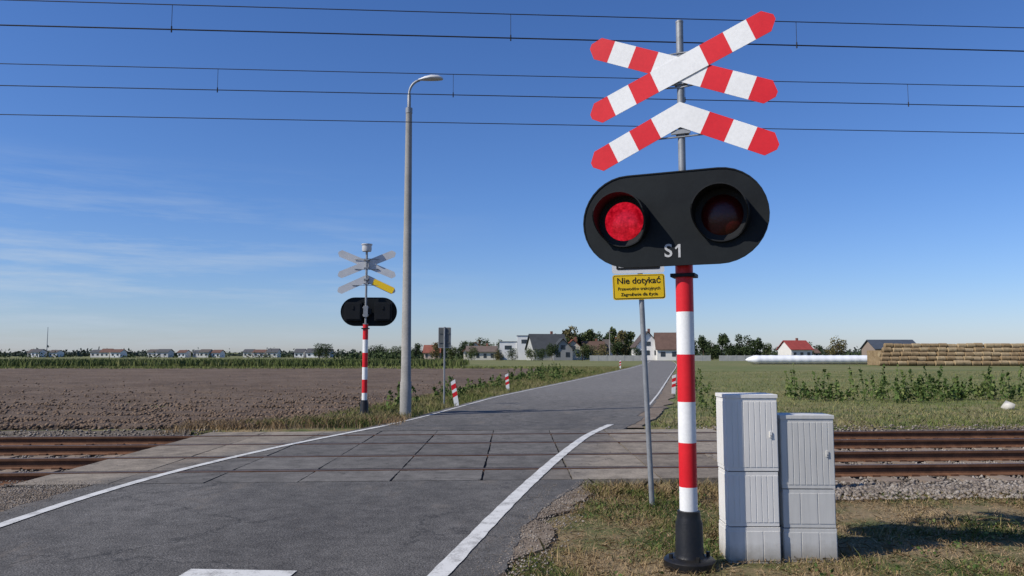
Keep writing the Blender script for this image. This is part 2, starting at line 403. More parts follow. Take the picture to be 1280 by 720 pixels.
# loose grit on the carriageway edges
n=1500; y=rng.uniform(4.5,10,n); s1=rng.uniform(0,1,n)<.5; x=np.where(s1,RR(y)+.38-np.abs(rng.normal(0,.14,n)),RL(y)-.40+np.abs(rng.normal(0,.16,n)))
stones('loose_grit',np.c_[x,y],np.full(n,.014),.006,m_stone)

# ------------------------------------------------------------ ploughed field
m_field,nt,b=newmat('ploughed_soil'); v=coord(nt)
a=noise(nt,.25,5,.6,v); f=noise(nt,6,6,.75,v); ff=noise(nt,1.5,5,.7,coord(nt,(.5,3,1)))
col=ramp(nt,a,[(.35,(.115,.080,.056)),(.65,(.172,.124,.088))])
col=mix(nt,.8,col,ramp(nt,f,[(.3,.5),(.7,1.3)]),'MULTIPLY'); col=mix(nt,.5,col,ramp(nt,ff,[(.35,.6),(.65,1.2)]),'MULTIPLY')
nt.links.new(col,b.inputs['Base Color']); b.inputs['Roughness'].default_value=.97; bump(nt,b,f,.9,.12)
FB=lambda y: np.interp(y,[17,20,36,55,74,85],[-6.5,-4.6,-1.9,.9,3.6,6])
yy=np.r_[np.arange(17.75,40,.22),np.arange(40,82,.6)]
uu=np.linspace(0,1,230)**1.6
vs=[]
for yp in yy:
    for u in uu:
        xb=float(FB(yp))+.5*fbm(1,yp,.8); x=xb-u*170; y=yp+SK*max(x,-120)
        z=.02+.06*fbm(x,y,1.1,2)+.05*fbm(x,y,3.3,4)+.03*math.sin((y*.9+x*.15)*4)
        if u==0 or yp==yy[0]: z=-.06
        vs.append((x,y,z))
n=len(uu); fm=MB(); fm.add(vs,[(j*n+i,j*n+i+1,(j+1)*n+i+1,(j+1)*n+i) for j in range(len(yy)-1) for i in range(n-1)])
fm.obj('ploughed_field',[m_field],smooth=True,fixn=False)
n=16000; yp=17.7+rng.exponential(6,n); yp=yp[yp<60]; n=len(yp); x=FB(yp)-rng.uniform(0,1,n)**1.5*(12+yp)
stones('soil_clods',np.c_[x,yp+SK*x],rng.uniform(-.02,.05,n),.065,island('soil_clod',[(0,(.09,.062,.043)),(.6,(.16,.113,.08)),(1,(.215,.158,.116))],.6,.97,.4))

# ------------------------------------------------------------ grass
g_mix=island('grass_blades',[(0,(.04,.07,.014)),(.28,(.08,.115,.025)),(.44,(.16,.155,.05)),(.58,(.28,.20,.10)),(1,(.38,.28,.16))],.9,.8,.66)
g_green=island('grass_green',[(0,(.04,.075,.014)),(.5,(.085,.13,.03)),(1,(.17,.18,.06))],.25,.8,.5)
g_straw=island('straw_blades',[(0,(.14,.085,.042)),(.5,(.27,.185,.10)),(1,(.42,.32,.20))],1.5,.85,.3)
g_weed=island('weed_leaves',[(0,(.03,.06,.014)),(.5,(.075,.115,.03)),(1,(.17,.19,.065))],.8,.8,.3)
def lawn(n,x1,y0,y1,thr=-.3,straw=False):
    y=rng.uniform(y0,y1,n); x=RR(y)+.5+.12*np.clip(y-8,0,9)*(y<12)+np.abs(rng.uniform(0,1,n))*(x1-RR(y))
    ed=x-(RR(y)+.5+.12*np.clip(y-8,0,9))
    k=np.array([fbm(a_,b_,1.0,9)+.5*fbm(a_,b_,3,11)+random.uniform(-.25,.25)-max(0,.35-e_)*1.2>thr for a_,b_,e_ in zip(x,y,ed)])
    k&= (y-SK*x)<9.75-np.clip(x-2.2,0,.75)+rng.normal(0,.12,n)
    return np.c_[x,y][k]
p=lawn(85000,11,4.5,10.4,-.02); blades('grass',p,.055,.006,.8,g_mix,-.03)
p=lawn(66000,11,4.5,10.4,-.6); blades('dry_grass',p,.024,.006,3.5,g_straw,-.012)
p=lawn(4200,11,4.5,10.2,.16); blades('grass_tufts',p,.14,.007,.7,g_mix,-.03)
cs=lawn(260,9,5,10,.0); pts=[]
for c in cs:
    k=random.randint(8,22); q_=rng.normal(0,.06,(k,2))+c; pts.append(np.c_[q_,rng.uniform(-.01,.04,k)])
leaves('broadleaf_weeds',np.concatenate(pts),.020,g_weed)
n=3800; x=rng.uniform(.9,2.6,n); yv=9.5+SK*x+rng.normal(0,.25,n); k=yv<SK*x+9.98
blades('trackside_grass',np.c_[x,yv][k],.10,.007,.9,g_mix,-.04)
n=3500; x=rng.uniform(-12,-6.6,n); yv=9.1+rng.normal(0,.22,n)+SK*x; blades('trackside_grass',np.c_[x,yv],.07,.008,.8,g_green,-.02)
n=95000; y=17.6+rng.uniform(0,1,n)**1.5*50; x=RR(y)+.9+rng.uniform(0,1,n)*(12+y*.9)
blades('meadow_grass',np.c_[x,y+.03*x],.085,.014,.9,island('meadow_blades',[(0,(.07,.10,.024)),(.38,(.13,.16,.045)),(.62,(.22,.20,.085)),(1,(.34,.28,.15))],.22,.85,.55),-.03)
n=42000; y=17.6+rng.uniform(0,1,n)**1.3*70; t=rng.uniform(0,1,n); xl=FB(y)-.3; xr=RL(y)-.35; x=xl+(xr-xl)*t
blades('verge_grass',np.c_[x,y],.17,.013,.7,island('verge_blades',[(0,(.06,.095,.02)),(.38,(.12,.15,.04)),(.6,(.23,.20,.09)),(1,(.36,.29,.17))],.4,.85,.5),-.03)
n=5000; x=rng.uniform(-7.5,-2.6,n); yv=17.9+rng.normal(0,.5,n)+SK*x+ (x+7)*.25; blades('dry_grass',np.c_[x,yv],.16,.012,.7,g_straw,-.03)

def weedmass(name,cents,h,spread,per,size,mat):
    pts=[];st=[]
    for (x,y) in cents:
        hh=h*random.choice([.45,.6,.75,.9,1.05,1.3])*random.uniform(.85,1.15); k=int(per*random.uniform(.5,1.3))
        t=rng.uniform(.05,1,k); r=spread*(1.05-t)*rng.uniform(.1,1,k); a=rng.uniform(0,6.28,k)
        lx,ly=random.uniform(-.22,.22)*hh,random.uniform(-.15,.15)*hh
        pts.append(np.c_[x+r*np.cos(a)+lx*t,y+r*np.sin(a)+ly*t,t*hh])
        st.append((x,y,hh,lx,ly))
    e=empty(name,(0,0,0)); leaves('foliage',np.concatenate(pts),size,mat,e)
    mb=MB()
    for x,y,hh,lx,ly in st: mb.tube([(x,y,-.05),(x+lx*.95,y+ly*.95,hh*1.0)],[.012,.005],4,0,False)
    mb.obj('stems',[mat],e,fixn=False)
cs=[(random.uniform(10.2,12.3),random.uniform(26.5,29)) for _ in range(30)]+[(random.gauss(13.4,.3),random.uniform(26,28)) for _ in range(16)]
cs+=[(random.uniform(13,24),random.uniform(26.5,30)) for _ in range(56)]+[(random.gauss(c,.4),random.uniform(27,29)) for c in (15.0,16.2,17.8,19.5) for _ in range(12)]
weedmass('tall_weeds',cs,.86,.24,28,.08,g_weed)
cs=[]
for _ in range(90):
    y=random.uniform(20,75); cs.append((float(FB(y))+random.uniform(-.2,1.2),y))
for _ in range(46):
    y=random.uniform(44,60); cs.append((float(RL(y))-random.uniform(1.0,3.2),y))
weedmass('verge_weeds',cs,.55,.3,24,.08,g_weed)
cs=[(float(RR(y))+random.uniform(1.0,2.4),y) for y in [random.uniform(20,70) for _ in range(60)]]
weedmass('verge_weeds',cs,.38,.22,22,.06,g_weed)
stones('field_stone',np.array([[15.1,23.3]]),np.array([.03]),.22,surf('stone_white',(.5,.47,.42),(.6,.57,.5)))

# crop field
n=56000; y=rng.uniform(84,108,n); x=rng.uniform(-238,-6,n)
m_crop=island('crop_leaves',[(0,(.045,.065,.018)),(.5,(.09,.115,.035)),(1,(.19,.18,.08))],.05,.85,.45)
blades('crop_field',np.c_[x,y],.78,.14,.35,m_crop,-.03)
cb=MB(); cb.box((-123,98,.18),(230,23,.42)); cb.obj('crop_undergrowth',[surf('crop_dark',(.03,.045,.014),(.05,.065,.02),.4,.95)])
n=26000; y=rng.uniform(76,84,n); x=rng.uniform(-160,6,n); blades('field_margin_grass',np.c_[x,y],.22,.06,.7,island('margin_blades',[(0,(.10,.135,.035)),(.5,(.17,.19,.06)),(1,(.26,.25,.11))],.1,.85,.4),-.0)

# ------------------------------------------------------------ paint/metal mats
m_red=surf('paint_red',(.62,.012,.020),(.70,.02,.028),2,.42,.03,.001,dirt=.15)
m_white=surf('paint_white',(.76,.755,.74),(.82,.815,.80),2,.45,.03,.001,dirt=.15)
m_galv=surf('galvanised_steel',(.25,.26,.27),(.34,.35,.36),8,.5,.08,.001,metal=.35,dirt=.25)
m_back=surf('sign_back_grey',(.50,.51,.52),(.57,.58,.59),3,.5,.05,metal=.1,dirt=.15)
m_black=surf('black_enamel',(.009,.010,.011),(.013,.014,.016),3,.55,.08,.001,dirt=.2,spec=.18)
m_head=surf('housing_charcoal',(.010,.012,.014),(.015,.018,.020),2.5,.6,.08,.001,dirt=.15,spec=.12)
m_base=surf('tar_black',(.008,.008,.009),(.016,.015,.014),8,.42,.5,.004,dirt=.3,spec=.35)
m_conc=surf('concrete_pole',(.27,.26,.24),(.36,.345,.32),1.2,.85,.4,.004,fine=30,dirt=.4)
m_yel=surf('sign_yellow',(.86,.55,.015),(.90,.59,.02),2,.5,.0,dirt=.06)
m_txt=surf('sign_black',(.015,.015,.015),(.02,.02,.02),2,.5,0)
m_lettering=surf('lettering_grey',(.42,.42,.42),(.50,.50,.50),2,.5,0)
def lensmat(name,lit):
    m,nt,b=newmat(name); v=coord(nt)
    vo=N(nt,'ShaderNodeTexVoronoi'); vo.inputs['Scale'].default_value=48; nt.links.new(v,vo.inputs['Vector'])
    d=ramp(nt,vo.outputs['Distance'],[(.05,1.),(.7,.55)])
    nn=ramp(nt,noise(nt,11,5,.7,v),[(.38,.10),(.60,1.)])
    b.inputs['Roughness'].default_value=.3; b.inputs['Specular IOR Level'].default_value=.35
    if lit:
        c=mix(nt,math_(nt,'MULTIPLY',d,nn),(.30,.0,.006),(1.0,.02,.05))
        nt.links.new(c,b.inputs['Emission Color']); b.inputs['Emission Strength'].default_value=.72
        nt.links.new(mix(nt,d,(.12,.0,.002),(.24,.004,.008)),b.inputs['Base Color'])
    else: nt.links.new(mix(nt,d,(.02,.001,.001),(.055,.004,.004)),b.inputs['Base Color'])
    bump(nt,b,vo.outputs['Distance'],.3,.002)
    return m
m_lit=lensmat('lens_red_lit',True); m_dark=lensmat('lens_red_dark',False)

def text(body,size,loc,mat,parent,name='lettering',align='CENTER',ext=.0008,rotz=0,off=.012):
    cu=bpy.data.curves.new(name,'FONT'); cu.body=body; cu.size=size; cu.align_x=align; cu.align_y='CENTER'; cu.extrude=ext
    cu.offset=size*off
    o=bpy.data.objects.new(name,cu); COL.objects.link(o); o.data.materials.append(mat)
    o.location=loc; o.rotation_euler=(R(90),0,rotz); o.parent=parent; return o

# ------------------------------------------------------------ crossing signal
def signal(loc,yaw,rear=False):
    e=empty('level_crossing_signal',loc,yaw)
    p=MB(); bands=[(.40,.613,1),(.613,.966,0),(.966,1.295,1),(1.295,1.68,0),(1.68,2.03,1),(2.03,2.45,0)]
    for a,b_,m_ in bands: p.tube_prof((0,0,0),[(.072,a),(.072,b_)],28,m_,(0,0,1))
    p.tube([(0,0,2.44),(0,0,2.46)],.075,28,2)
    p.tube([(0,0,2.45),(0,0,4.50)],.031,16,2); p.tube([(0,0,4.50),(0,0,4.515)],.033,16,2)
    p.obj('post',[m_red,m_white,m_galv],e,smooth=True)
    b=MB(); b.tube_prof((0,0,0),[(.0,-.05),(.205,-.05),(.205,.035),(.19,.05),(.125,.06),(.112,.09),(.108,.33),(.095,.36),(.09,.42),(.072,.425)],28,0,(0,0,1))
    for k in range(4):
        a=k*math.pi/2+.6; b.tube([(.16*math.cos(a),.16*math.sin(a),.03),(.16*math.cos(a),.16*math.sin(a),.09)],.016,6)
    b.obj('base',[m_base],e,smooth=True)
    h=MB(); cx,cz=-.06,2.79; r=.385; half=.755
    def stad(half,r,n=18):
        P=[]
        for k in range(n+1): t=-math.pi/2+math.pi*k/n; P.append((cx+half-r+r*math.cos(t),cz+r*math.sin(t)))
        for k in range(n+1): t=math.pi/2+math.pi*k/n; P.append((cx-half+r+r*math.cos(t),cz+r*math.sin(t)))
        return P
    h.plateXZ(stad(half,r),-.165,-.150)
    o_=stad(half+.004,r+.004); i_=stad(half-.006,r-.006); n=len(o_)
    for k in range(n):
        j=(k+1)%n
        for A,B,ya,yb in ((o_,o_,-.172,-.138),(o_,i_,-.172,-.172),(i_,i_,-.172,-.165)):
            h.add([(A[k][0],ya,A[k][1]),(A[j][0],ya,A[j][1]),(B[j][0],yb,B[j][1]),(B[k][0],yb,B[k][1])],[(0,1,2,3)],0)
    for s_ in(-1,1):
        x=cx+s_*.40; h.box((x,-.06,cz),(.46,.18,.50),1); h.box((x,.04,cz),(.38,.03,.42),1)
        h.box((x,.06,cz+.1),(.05,.02,.10),1)
    h.box((0,-.06,cz),(.30,.10,.16),1)
    h.box((0,-.01,cz),(.12,.14,.30),2)
    for z_ in(cz-.1,cz+.1): h.box((0,.03,z_),(.16,.03,.04),2)
    h.box((.0,.0,2.33),(.20,.18,.03),1)
    h.obj('signal_head',[m_head,m_black,m_galv],e,bevel=.004)
    for s_,mm in((-1,m_lit),(1,m_dark)):
        x=cx+s_*.40
        l=MB(); prof_=[(.0001,.045),(.05,.043),(.10,.034),(.14,.02),(.168,.0)]
        l.tube_prof((x,-.168,cz),prof_,32,0,(0,-1,0)); l.obj('lens',[mm if not rear else m_dark],e,smooth=True)
        hd=MB(); n=40; ro,ri=.222,.212
        for k in range(n):
            t0=2*math.pi*k/n; t1=2*math.pi*(k+1)/n
            def dep(t): 
                u=(math.sin(t)+1)/2; return .035+.19*min(1,max(0,(u-.12)/.5))**.8
            q0,q1=dep(t0),dep(t1)
            def pt(r_,t,d): return (x+r_*math.cos(t),-.166-d,cz+r_*math.sin(t))
            hd.add([pt(ro,t0,0),pt(ro,t1,0),pt(ro*.985,t1,q1),pt(ro*.985,t0,q0)],[(0,1,2,3)])
            hd.add([pt(ri,t0,0),pt(ri,t1,0),pt(ri*.985,t1,q1),pt(ri*.985,t0,q0)],[(0,1,2,3)])
            hd.add([pt(ri*.985,t0,q0),pt(ri*.985,t1,q1),pt(ro*.985,t1,q1),pt(ro*.985,t0,q0)],[(0,1,2,3)])
            hd.add([pt(.16,t0,.004),pt(.16,t1,.004),pt(ri,t1,.010),pt(ri,t0,.010)],[(0,1,2,3)])
        hd.obj('hood',[m_black],e,smooth=True,fixn=False)
    text('S',.15,(cx-.035,-.168,cz-.27),m_lettering,e,off=.015)
    d=MB(); xo,zo=cx+.055,cz-.27; d.plateXZ([(xo-.009,zo-.054),(xo+.009,zo-.054),(xo+.009,zo+.054),(xo-.009,zo+.054)],-.1690,-.1665); d.plateXZ([(xo-.0095,zo+.054),(xo-.036,zo+.024),(xo-.028,zo+.012),(xo-.0095,zo+.030)],-.1690,-.1665); d.obj('numeral',[m_lettering],e)
    W=.098
    def arm(mb,cx_,cz_,ang,l0,l1,y0,first_vertical=False):
        ca,sa=math.cos(ang),math.sin(ang); px,pz=-sa,ca
        cuts=[l0,.225,.435,.635,l1]; cols=[1,0,1,0]
        for k in range(4):
            a,b_=cuts[k],cuts[k+1]
            P=[(a,-W),(b_,-W),(b_,W),(a,W)]
            if k==3: P=[(a,-W),(b_-.07,-W),(b_,-.022),(b_,.022),(b_-.07,W),(a,W)]
            Q=[(cx_+u*ca+v_*px,cz_+u*sa+v_*pz) for u,v_ in P]
            if k==0 and first_vertical:
                vh=W/abs(ca); 
                q0=(cx_,cz_-vh);q3=(cx_,cz_+vh)
                if ca<0: q0,q3=q3,q0
                Q[0]=q0;Q[3]=q3
            mb.plateXZ(Q,y0-.006,y0,cols[k],2)
    c=MB(); zc=4.075; al=R(22.5)
    for s_ in(0,1):
        y0=-.05-.009*s_; a=al if s_ else -al
        arm(c,0,zc,a,.0,.835,y0); arm(c,0,zc,a+math.pi,.0,.835,y0)
    arm(c,0,3.685,-R(25),0,.85,-.05,True); arm(c,0,3.685,math.pi+R(25),0,.85,-.05,True)
    c.obj('cross_boards',[m_red,m_white,m_back],e)
    k=MB()
    for z_ in (zc+.11,zc-.11,3.66,3.54):
        k.box((0,-.038,z_),(.16,.022,.035)); k.box((0,.04,z_),(.10,.012,.035)); 
        for s_ in(-1,1): k.tube([(s_*.05,-.045,z_),(s_*.05,.06,z_)],.006,6)
    for s_ in(-1,1):
        k.tube([(0,-.03,zc-.15),(s_*.33,-.045,zc-.13)],.008,6); k.tube([(0,-.03,zc+.15),(s_*.33,-.045,zc+.13)],.008,6)
        k.tube([(0,-.03,3.50),(s_*.38,-.045,3.50)],.008,6)
    k.obj('brackets',[m_galv],e)
    if rear:
        x=MB(); a=R(-155)
        ca,sa=math.cos(a),math.sin(a); P=[(.2,-.085),(.80,-.085),(.80,.085),(.2,.085)]
        x.plateXZ([(u*ca-v_*sa,3.685+u*sa+v_*ca) for u,v_ in P],-.042,-.036)
        x.obj('yellow_plate',[m_yel],e)
        t=MB(); t.tube_prof((0,.0,4.42),[(.0,.0),(.12,.0),(.13,.05),(.13,.17),(.15,.175),(.15,.20),(.0,.22)],24,0,(0,0,1)); t.obj('warning_bell',[m_back],e,smooth=True)
    return e
signal((1.43,6.28,0),R(-23))
signal((-3.94,20.47,0),R(183),True)

# ------------------------------------------------------------ lamp post
e=empty('street_lamp',(-2.84,20.47,0))
p=MB(); p.tube([(0,0,-.1),(0,0,.9),(0,0,.92),(0,0,8.3)],[.155,.150,.135,.085],24); p.obj('concrete_post',[m_conc],e,smooth=True)
p=MB(); path=[(0,0,8.25),(0,0,8.75)]
for k in range(9):
    t=k/8*R(78); path.append((.36*(1-math.cos(t)),0,8.80+.40*math.sin(t)))
p.tube([(0,0,8.25),(0,0,8.40)],.095,16); p.tube(path,[.05]*2+[.034]*9,12); p.obj('arm',[m_galv],e,smooth=True)
p=MB(); vs=[];n=16
secs=[(-.02,.04,.04,9.20),(.06,.055,.05,9.22),(.16,.10,.075,9.235),(.34,.14,.10,9.25),(.52,.13,.09,9.25),(.64,.07,.05,9.235),(.67,.01,.01,9.23)]
for (x,wy,wz,zc) in secs:
    for k in range(n):
        t=2*math.pi*k/n; sz=math.sin(t); vs.append((.27+x,wy*math.cos(t),zc-.01+wz*(sz if sz>0 else sz*.55)))
fs=[(i*n+k,i*n+(k+1)%n,(i+1)*n+(k+1)%n,(i+1)*n+k) for i in range(len(secs)-1) for k in range(n)]
p.add(vs,fs); p.obj('luminaire',[m_back],e,smooth=True)

# ------------------------------------------------------------ yellow warning sign
e=empty('warning_sign',(1.572,8.70,0)); e.rotation_euler[1]=R(-3.2)*.55
p=MB(); p.tube([(0,0,-.1),(-.02,0,3.05)],.030,14); p.obj('pole',[m_galv],e,smooth=True)
def rrect(x0,x1,z0,z1,r=.03,n=5):
    P=[]
    for (cx_,cz_,a0) in((x1-r,z0+r,-90),(x1-r,z1-r,0),(x0+r,z1-r,90),(x0+r,z0+r,180)):
        for k in range(n+1): t=R(a0+90*k/n); P.append((cx_+r*math.cos(t),cz_+r*math.sin(t)))
    return P
pl=empty('sign_plates',(-.045,0,0)); pl.parent=e
p=MB(); p.plateXZ(rrect(-.300,.300,2.30,2.59),-.040,-.034,0,3)
p.plateXZ(rrect(-.288,.288,2.312,2.578,.02),-.0425,-.041,1,1); p.plateXZ(rrect(-.281,.281,2.319,2.571,.016),-.0445,-.043,0,0)
p.plateXZ(rrect(-.30,.30,2.60,3.07),-.040,-.034,2,3)
p.plateXZ(rrect(-.25,.25,2.645,3.04,.02),-.0425,-.041,1,1); p.plateXZ(rrect(-.225,.225,2.67,3.02,.012),-.0445,-.043,2,2)
p.plateXZ([(-.18,2.70),(.18,2.70),(0,3.0)],-.047,-.0455,1,1); p.plateXZ([(-.145,2.722),(.145,2.722),(0,2.96)],-.0490,-.0475,0,0)
p.plateXZ([(.02,2.92),(-.04,2.82),(-.005,2.82),(-.02,2.74),(.045,2.85),(.01,2.85)],-.051,-.0495,1,1)
for z_ in(2.4,2.5,2.75,2.95): p.box((.05,-.005,z_),(.16,.055,.03),3)
p.obj('plates',[m_yel,m_txt,m_white,m_galv],pl)
text('Nie dotykać',.100,(0,-.046,2.515),m_txt,pl,off=.012); text('Przewodów trakcyjnych',.050,(0,-.046,2.425),m_txt,pl,off=.006); text('Zagrożenie dla życia',.050,(0,-.046,2.360),m_txt,pl,off=.006)

# ------------------------------------------------------------ cabinets
def cabmat(name,c,k):
    m,nt,b=newmat(name); v=coord(nt)
    a=noise(nt,1.8,5,.6,v); st=noise(nt,7,5,.7,coord(nt,(3,3,.25))); sx=N(nt,'ShaderNodeSeparateXYZ'); nt.links.new(v,sx.inputs[0])
    col=mix(nt,ramp(nt,a,[(.35,0.),(.65,1.)]),tuple(q*.93 for q in c),c)
    col=mix(nt,.22*k,col,ramp(nt,st,[(.3,.55),(.6,1.)]),'MULTIPLY')
    low=ramp(nt,math_(nt,'ADD',sx.outputs[2],math_(nt,'MULTIPLY',noise(nt,12,4,.7,v),.15)),[(.06,.8),(.22,0.)])
    col=mix(nt,low,col,(.25,.22,.17))
    nt.links.new(col,b.inputs['Base Color']); b.inputs['Roughness'].default_value=.5; return m
m_cab=cabmat('cabinet_grey',(.74,.72,.68),.8)
m_cabd=cabmat('cabinet_plinth',(.69,.67,.63),1.3)
m_cab2=cabmat('cabinet_darker_grey',(.58,.57,.54),1.2)
m_seam=surf('cabinet_seam',(.12,.12,.12),(.16,.16,.16),3,.8,0)
def cabinet(x0,x1,y0,y1,secs,rz=0,ma=None):
    cx_,cy_=(x0+x1)/2,(y0+y1)/2; w_,d_=x1-x0,y1-y0
    e=empty('utility_cabinet',(cx_,cy_,0),rz); b_=MB(); 
    for i,(a,c_,inset,ribs) in enumerate(secs):
        ww,dd=w_-inset*2,d_-inset*2
        b_.box((0,0,(a+c_)/2),(ww,dd,c_-a-.008),0 if ribs!=2 else 1)
        if ribs:
            k=9 if ribs==1 else 3; fw=.86 if ribs==1 else .94
            for j in range(k):
                xx=-ww/2+ww*(j+.5)/k
                b_.box((xx,-dd/2-.001,(a+c_)/2),(ww/k*fw,.004,c_-a-.07),0 if ribs!=2 else 1)
            k=6
            for j in range(k):
                yy_=-dd/2+dd*(j+.5)/k
                for s_ in(-1,1): b_.box((s_*(ww/2+.001),yy_,(a+c_)/2),(.004,dd/k*.86,c_-a-.07),0 if ribs!=2 else 1)
        if i<len(secs)-1: b_.box((0,0,c_),(ww-.02,dd-.02,.012),2)
    top=secs[-1][1]
    b_.box((0,0,top+.010),(w_+.014,d_+.014,.030),0)
    b_.obj('body',[ma or m_cab,ma or m_cabd,m_seam],e,bevel=.0015)
    l=MB(); l.box((w_*.36,-d_/2-.008,(secs[-1][0]+top)/2),(.018,.010,.05),1); l.tube([(w_*.36,-d_/2-.012,(secs[-1][0]+top)/2-.01),(w_*.36,-d_/2-.016,(secs[-1][0]+top)/2-.01)],.005,10); l.obj('lock',[m_seam,ma or m_cab],e)
cabinet(1.79,2.215,6.42,6.72,[(-.05,.26,.0,2),(.26,.71,.004,1),(.71,1.32,.0,1)])
cabinet(2.262,2.70,6.46,6.72,[(-.05,.24,.0,2),(.24,.56,.004,2),(.56,1.145,.0,1)],R(-1.5),m_cab2)

# ------------------------------------------------------------ small road furniture
def post(x,y,h,lean=0):
    e=empty('delineator_post',(x,y,0)); e.rotation_euler=(0,lean,0)
    p=MB(); w_=.075
    zs=[(-.05,.30,1),(.30,.44,0),(.44,.54,1),(.54,.70,0),(.70,.82,1)]
    for a,b_,m_ in zs:
        a*=h/.82; b_*=h/.82
        P=[(-w_,a if a<0 else a-.03),(w_,a if a<0 else a+.03),(w_,b_+.03),(-w_,b_-.03)]
        p.plateXZ(P,-.022,.022,m_,m_)
    p.obj('post_body',[m_red,m_white],e)
post(-1.76,24.4,.80,R(-9)); post(-.18,34,.72,R(-5)); post(6.62,31.4,.75,R(3)); post(11.0,77.6,.85,0); post(6.0,26.5,.5,R(10))
e=empty('traffic_sign',(-2.16,24.4,0))
p=MB(); p.tube([(0,0,-.1),(0,0,2.5)],.028,12); p.obj('pole',[m_galv],e,smooth=True)
p=MB(); p.plateXZ(rrect(-.205,.205,1.83,2.49,.03),.030,.034,0,0); p.plateXZ(rrect(-.192,.192,1.843,2.477,.02),.0265,.029,1,1)
p.box((0,.018,2.0),(.34,.014,.03),1); p.box((0,.018,2.3),(.34,.014,.03),1)
p.obj('panel_back',[m_back,surf('sign_rear_dark',(.10,.11,.11),(.14,.15,.15),4,.6)],e)

# ------------------------------------------------------------ overhead line
m_wire=surf('wire_copper',(.022,.023,.028),(.030,.031,.034),3,.6,0)
def wire(mb,y,z,r,sag=0,x0=-62,x1=62):
    path=[(X,y+SK*X,z+sag*((X/60.)**2)) for X in np.linspace(x0,x1,41)]; mb.tube(path,r,6,0)
for (yc,zc,zm,dx) in((12.0,6.80,7.20,(-24.9,-20.1,-15.2,-10.3,-5.4,-.02,4.75,9.6,14.5,19.4,24)),(15.2,6.93,7.36,(-25.4,-20.5,-15.6,-10.8,-5.9,-1.2,3.6,8.4,13.2,18,23))):
    e=empty('overhead_line',(0,0,0)); m=MB()
    wire(m,yc,zc,.0085); wire(m,yc+.05,zc+.015,.0085); wire(m,yc,zm,.0085,.35)
    for X in dx: m.tube([(X,yc+SK*X,zc),(X,yc+SK*X,zm+.35*(X/60)**2)],.0045,5); m.tube([(X,yc+SK*X,zc-.05),(X,yc+SK*X,zc+.05)],.012,5)
    m.obj('wires',[m_wire],e,fixn=False)
e=empty('overhead_line',(0,0,0)); m=MB(); wire(m,17.8,7.14,.010); m.obj('wires',[m_wire],e,fixn=False)
for X in(-61,61):
    e=empty('catenary_mast',(X,18.4+SK*X,0)); m=MB()
    for a in(-.14,.14):
        for b_ in(-.14,.14): m.box((a,b_,4.4),(.05,.05,9.),0)
    for k in range(18):
        z=k*.5; s_=1 if k%2 else -1
        m.tube([(-.14*s_,-.15,z),(.14*s_,-.15,z+.5)],.012,5); m.tube([(-.14*s_,.15,z),(.14*s_,.15,z+.5)],.012,5)
    m.tube([(0,0,8.2),(0,-6.6,7.55)],.03,8); m.tube([(0,0,6.9),(0,-6.6,7.55)],.03,8); m.tube([(0,0,7.0),(0,-6.6,6.85)],.02,8); m.tube([(0,0,7.14),(0,-.7,7.14)],.03,8)
    m.obj('lattice',[m_galv],e,fixn=False)

# ------------------------------------------------------------ buildings
m_glass=surf('window_glass',(.03,.04,.05),(.05,.06,.075),3,.15,0,spec=.6)
def wm(c): return surf('render_wall',tuple(k*.92 for k in c),c,.5,.9,.1,.01,dirt=.15)
def rm(c): return surf('roof_tiles',tuple(k*.8 for k in c),c,.8,.8,.3,.02,fine=6,dirt=.3)
def gz0(y): return -(1.5*min(1,max(0,(y-120)/280)))
def house(name,x,y,w_,d_,eave,ridge,wall,roof,axis='x',rz=0,z0=None,nw=3,chim=True):
    z0=gz0(y)-.05 if z0 is None else z0
    e=empty(name,(x,y,z0),rz)
    W_=MB(); W_.box((0,0,eave/2),(w_,d_,eave))
    if axis=='y': W_.plateXZ([(-w_/2,eave),(w_/2,eave),(0,ridge-.15)],-d_/2,d_/2)
    else:
        for s_ in(-1,1):
            W_.add([(s_*w_/2,-d_/2,eave),(s_*w_/2,d_/2,eave),(s_*w_/2,0,ridge-.15)],[(0,1,2)])
    W_.obj('walls',[wm(wall)],e)
    Rf=MB(); o=.45; t=.16
    def slab(a,b_,c_,d2): 
        vs=[a,b_,c_,d2]+[(p[0],p[1],p[2]+t) for p in(a,b_,c_,d2)]
        Rf.add(vs,[(0,1,2,3),(4,5,6,7),(0,1,5,4),(1,2,6,5),(2,3,7,6),(3,0,4,7)])
    if axis=='x':
        k=(ridge-eave)/(d_/2)
        for s_ in(-1,1): slab((-w_/2-o,s_*(d_/2+o),eave-k*o),(w_/2+o,s_*(d_/2+o),eave-k*o),(w_/2+o,0,ridge),(-w_/2-o,0,ridge))
    else:
        k=(ridge-eave)/(w_/2)
        for s_ in(-1,1): slab((s_*(w_/2+o),-d_/2-o,eave-k*o),(s_*(w_/2+o),d_/2+o,eave-k*o),(0,d_/2+o,ridge),(0,-d_/2-o,ridge))
    Rf.obj('roof',[rm(roof)],e)
    g_=MB()
    for i in range(nw):
        xx=-w_/2+w_*(i+.5)/nw; g_.box((xx,-d_/2-.02,eave*.52),(w_/nw*.42,.06,1.2))
    if axis=='y' and ridge-eave>2: g_.box((0,-d_/2-.02,eave+.5),(w_*.22,.06,1.1))
    g_.obj('windows',[m_glass],e)
    if chim:
        c_=MB(); c_.box((w_*.18,d_*.1,ridge+.2),(.6,.6,1.4)); c_.obj('chimney',[rm((.30,.13,.09))],e)
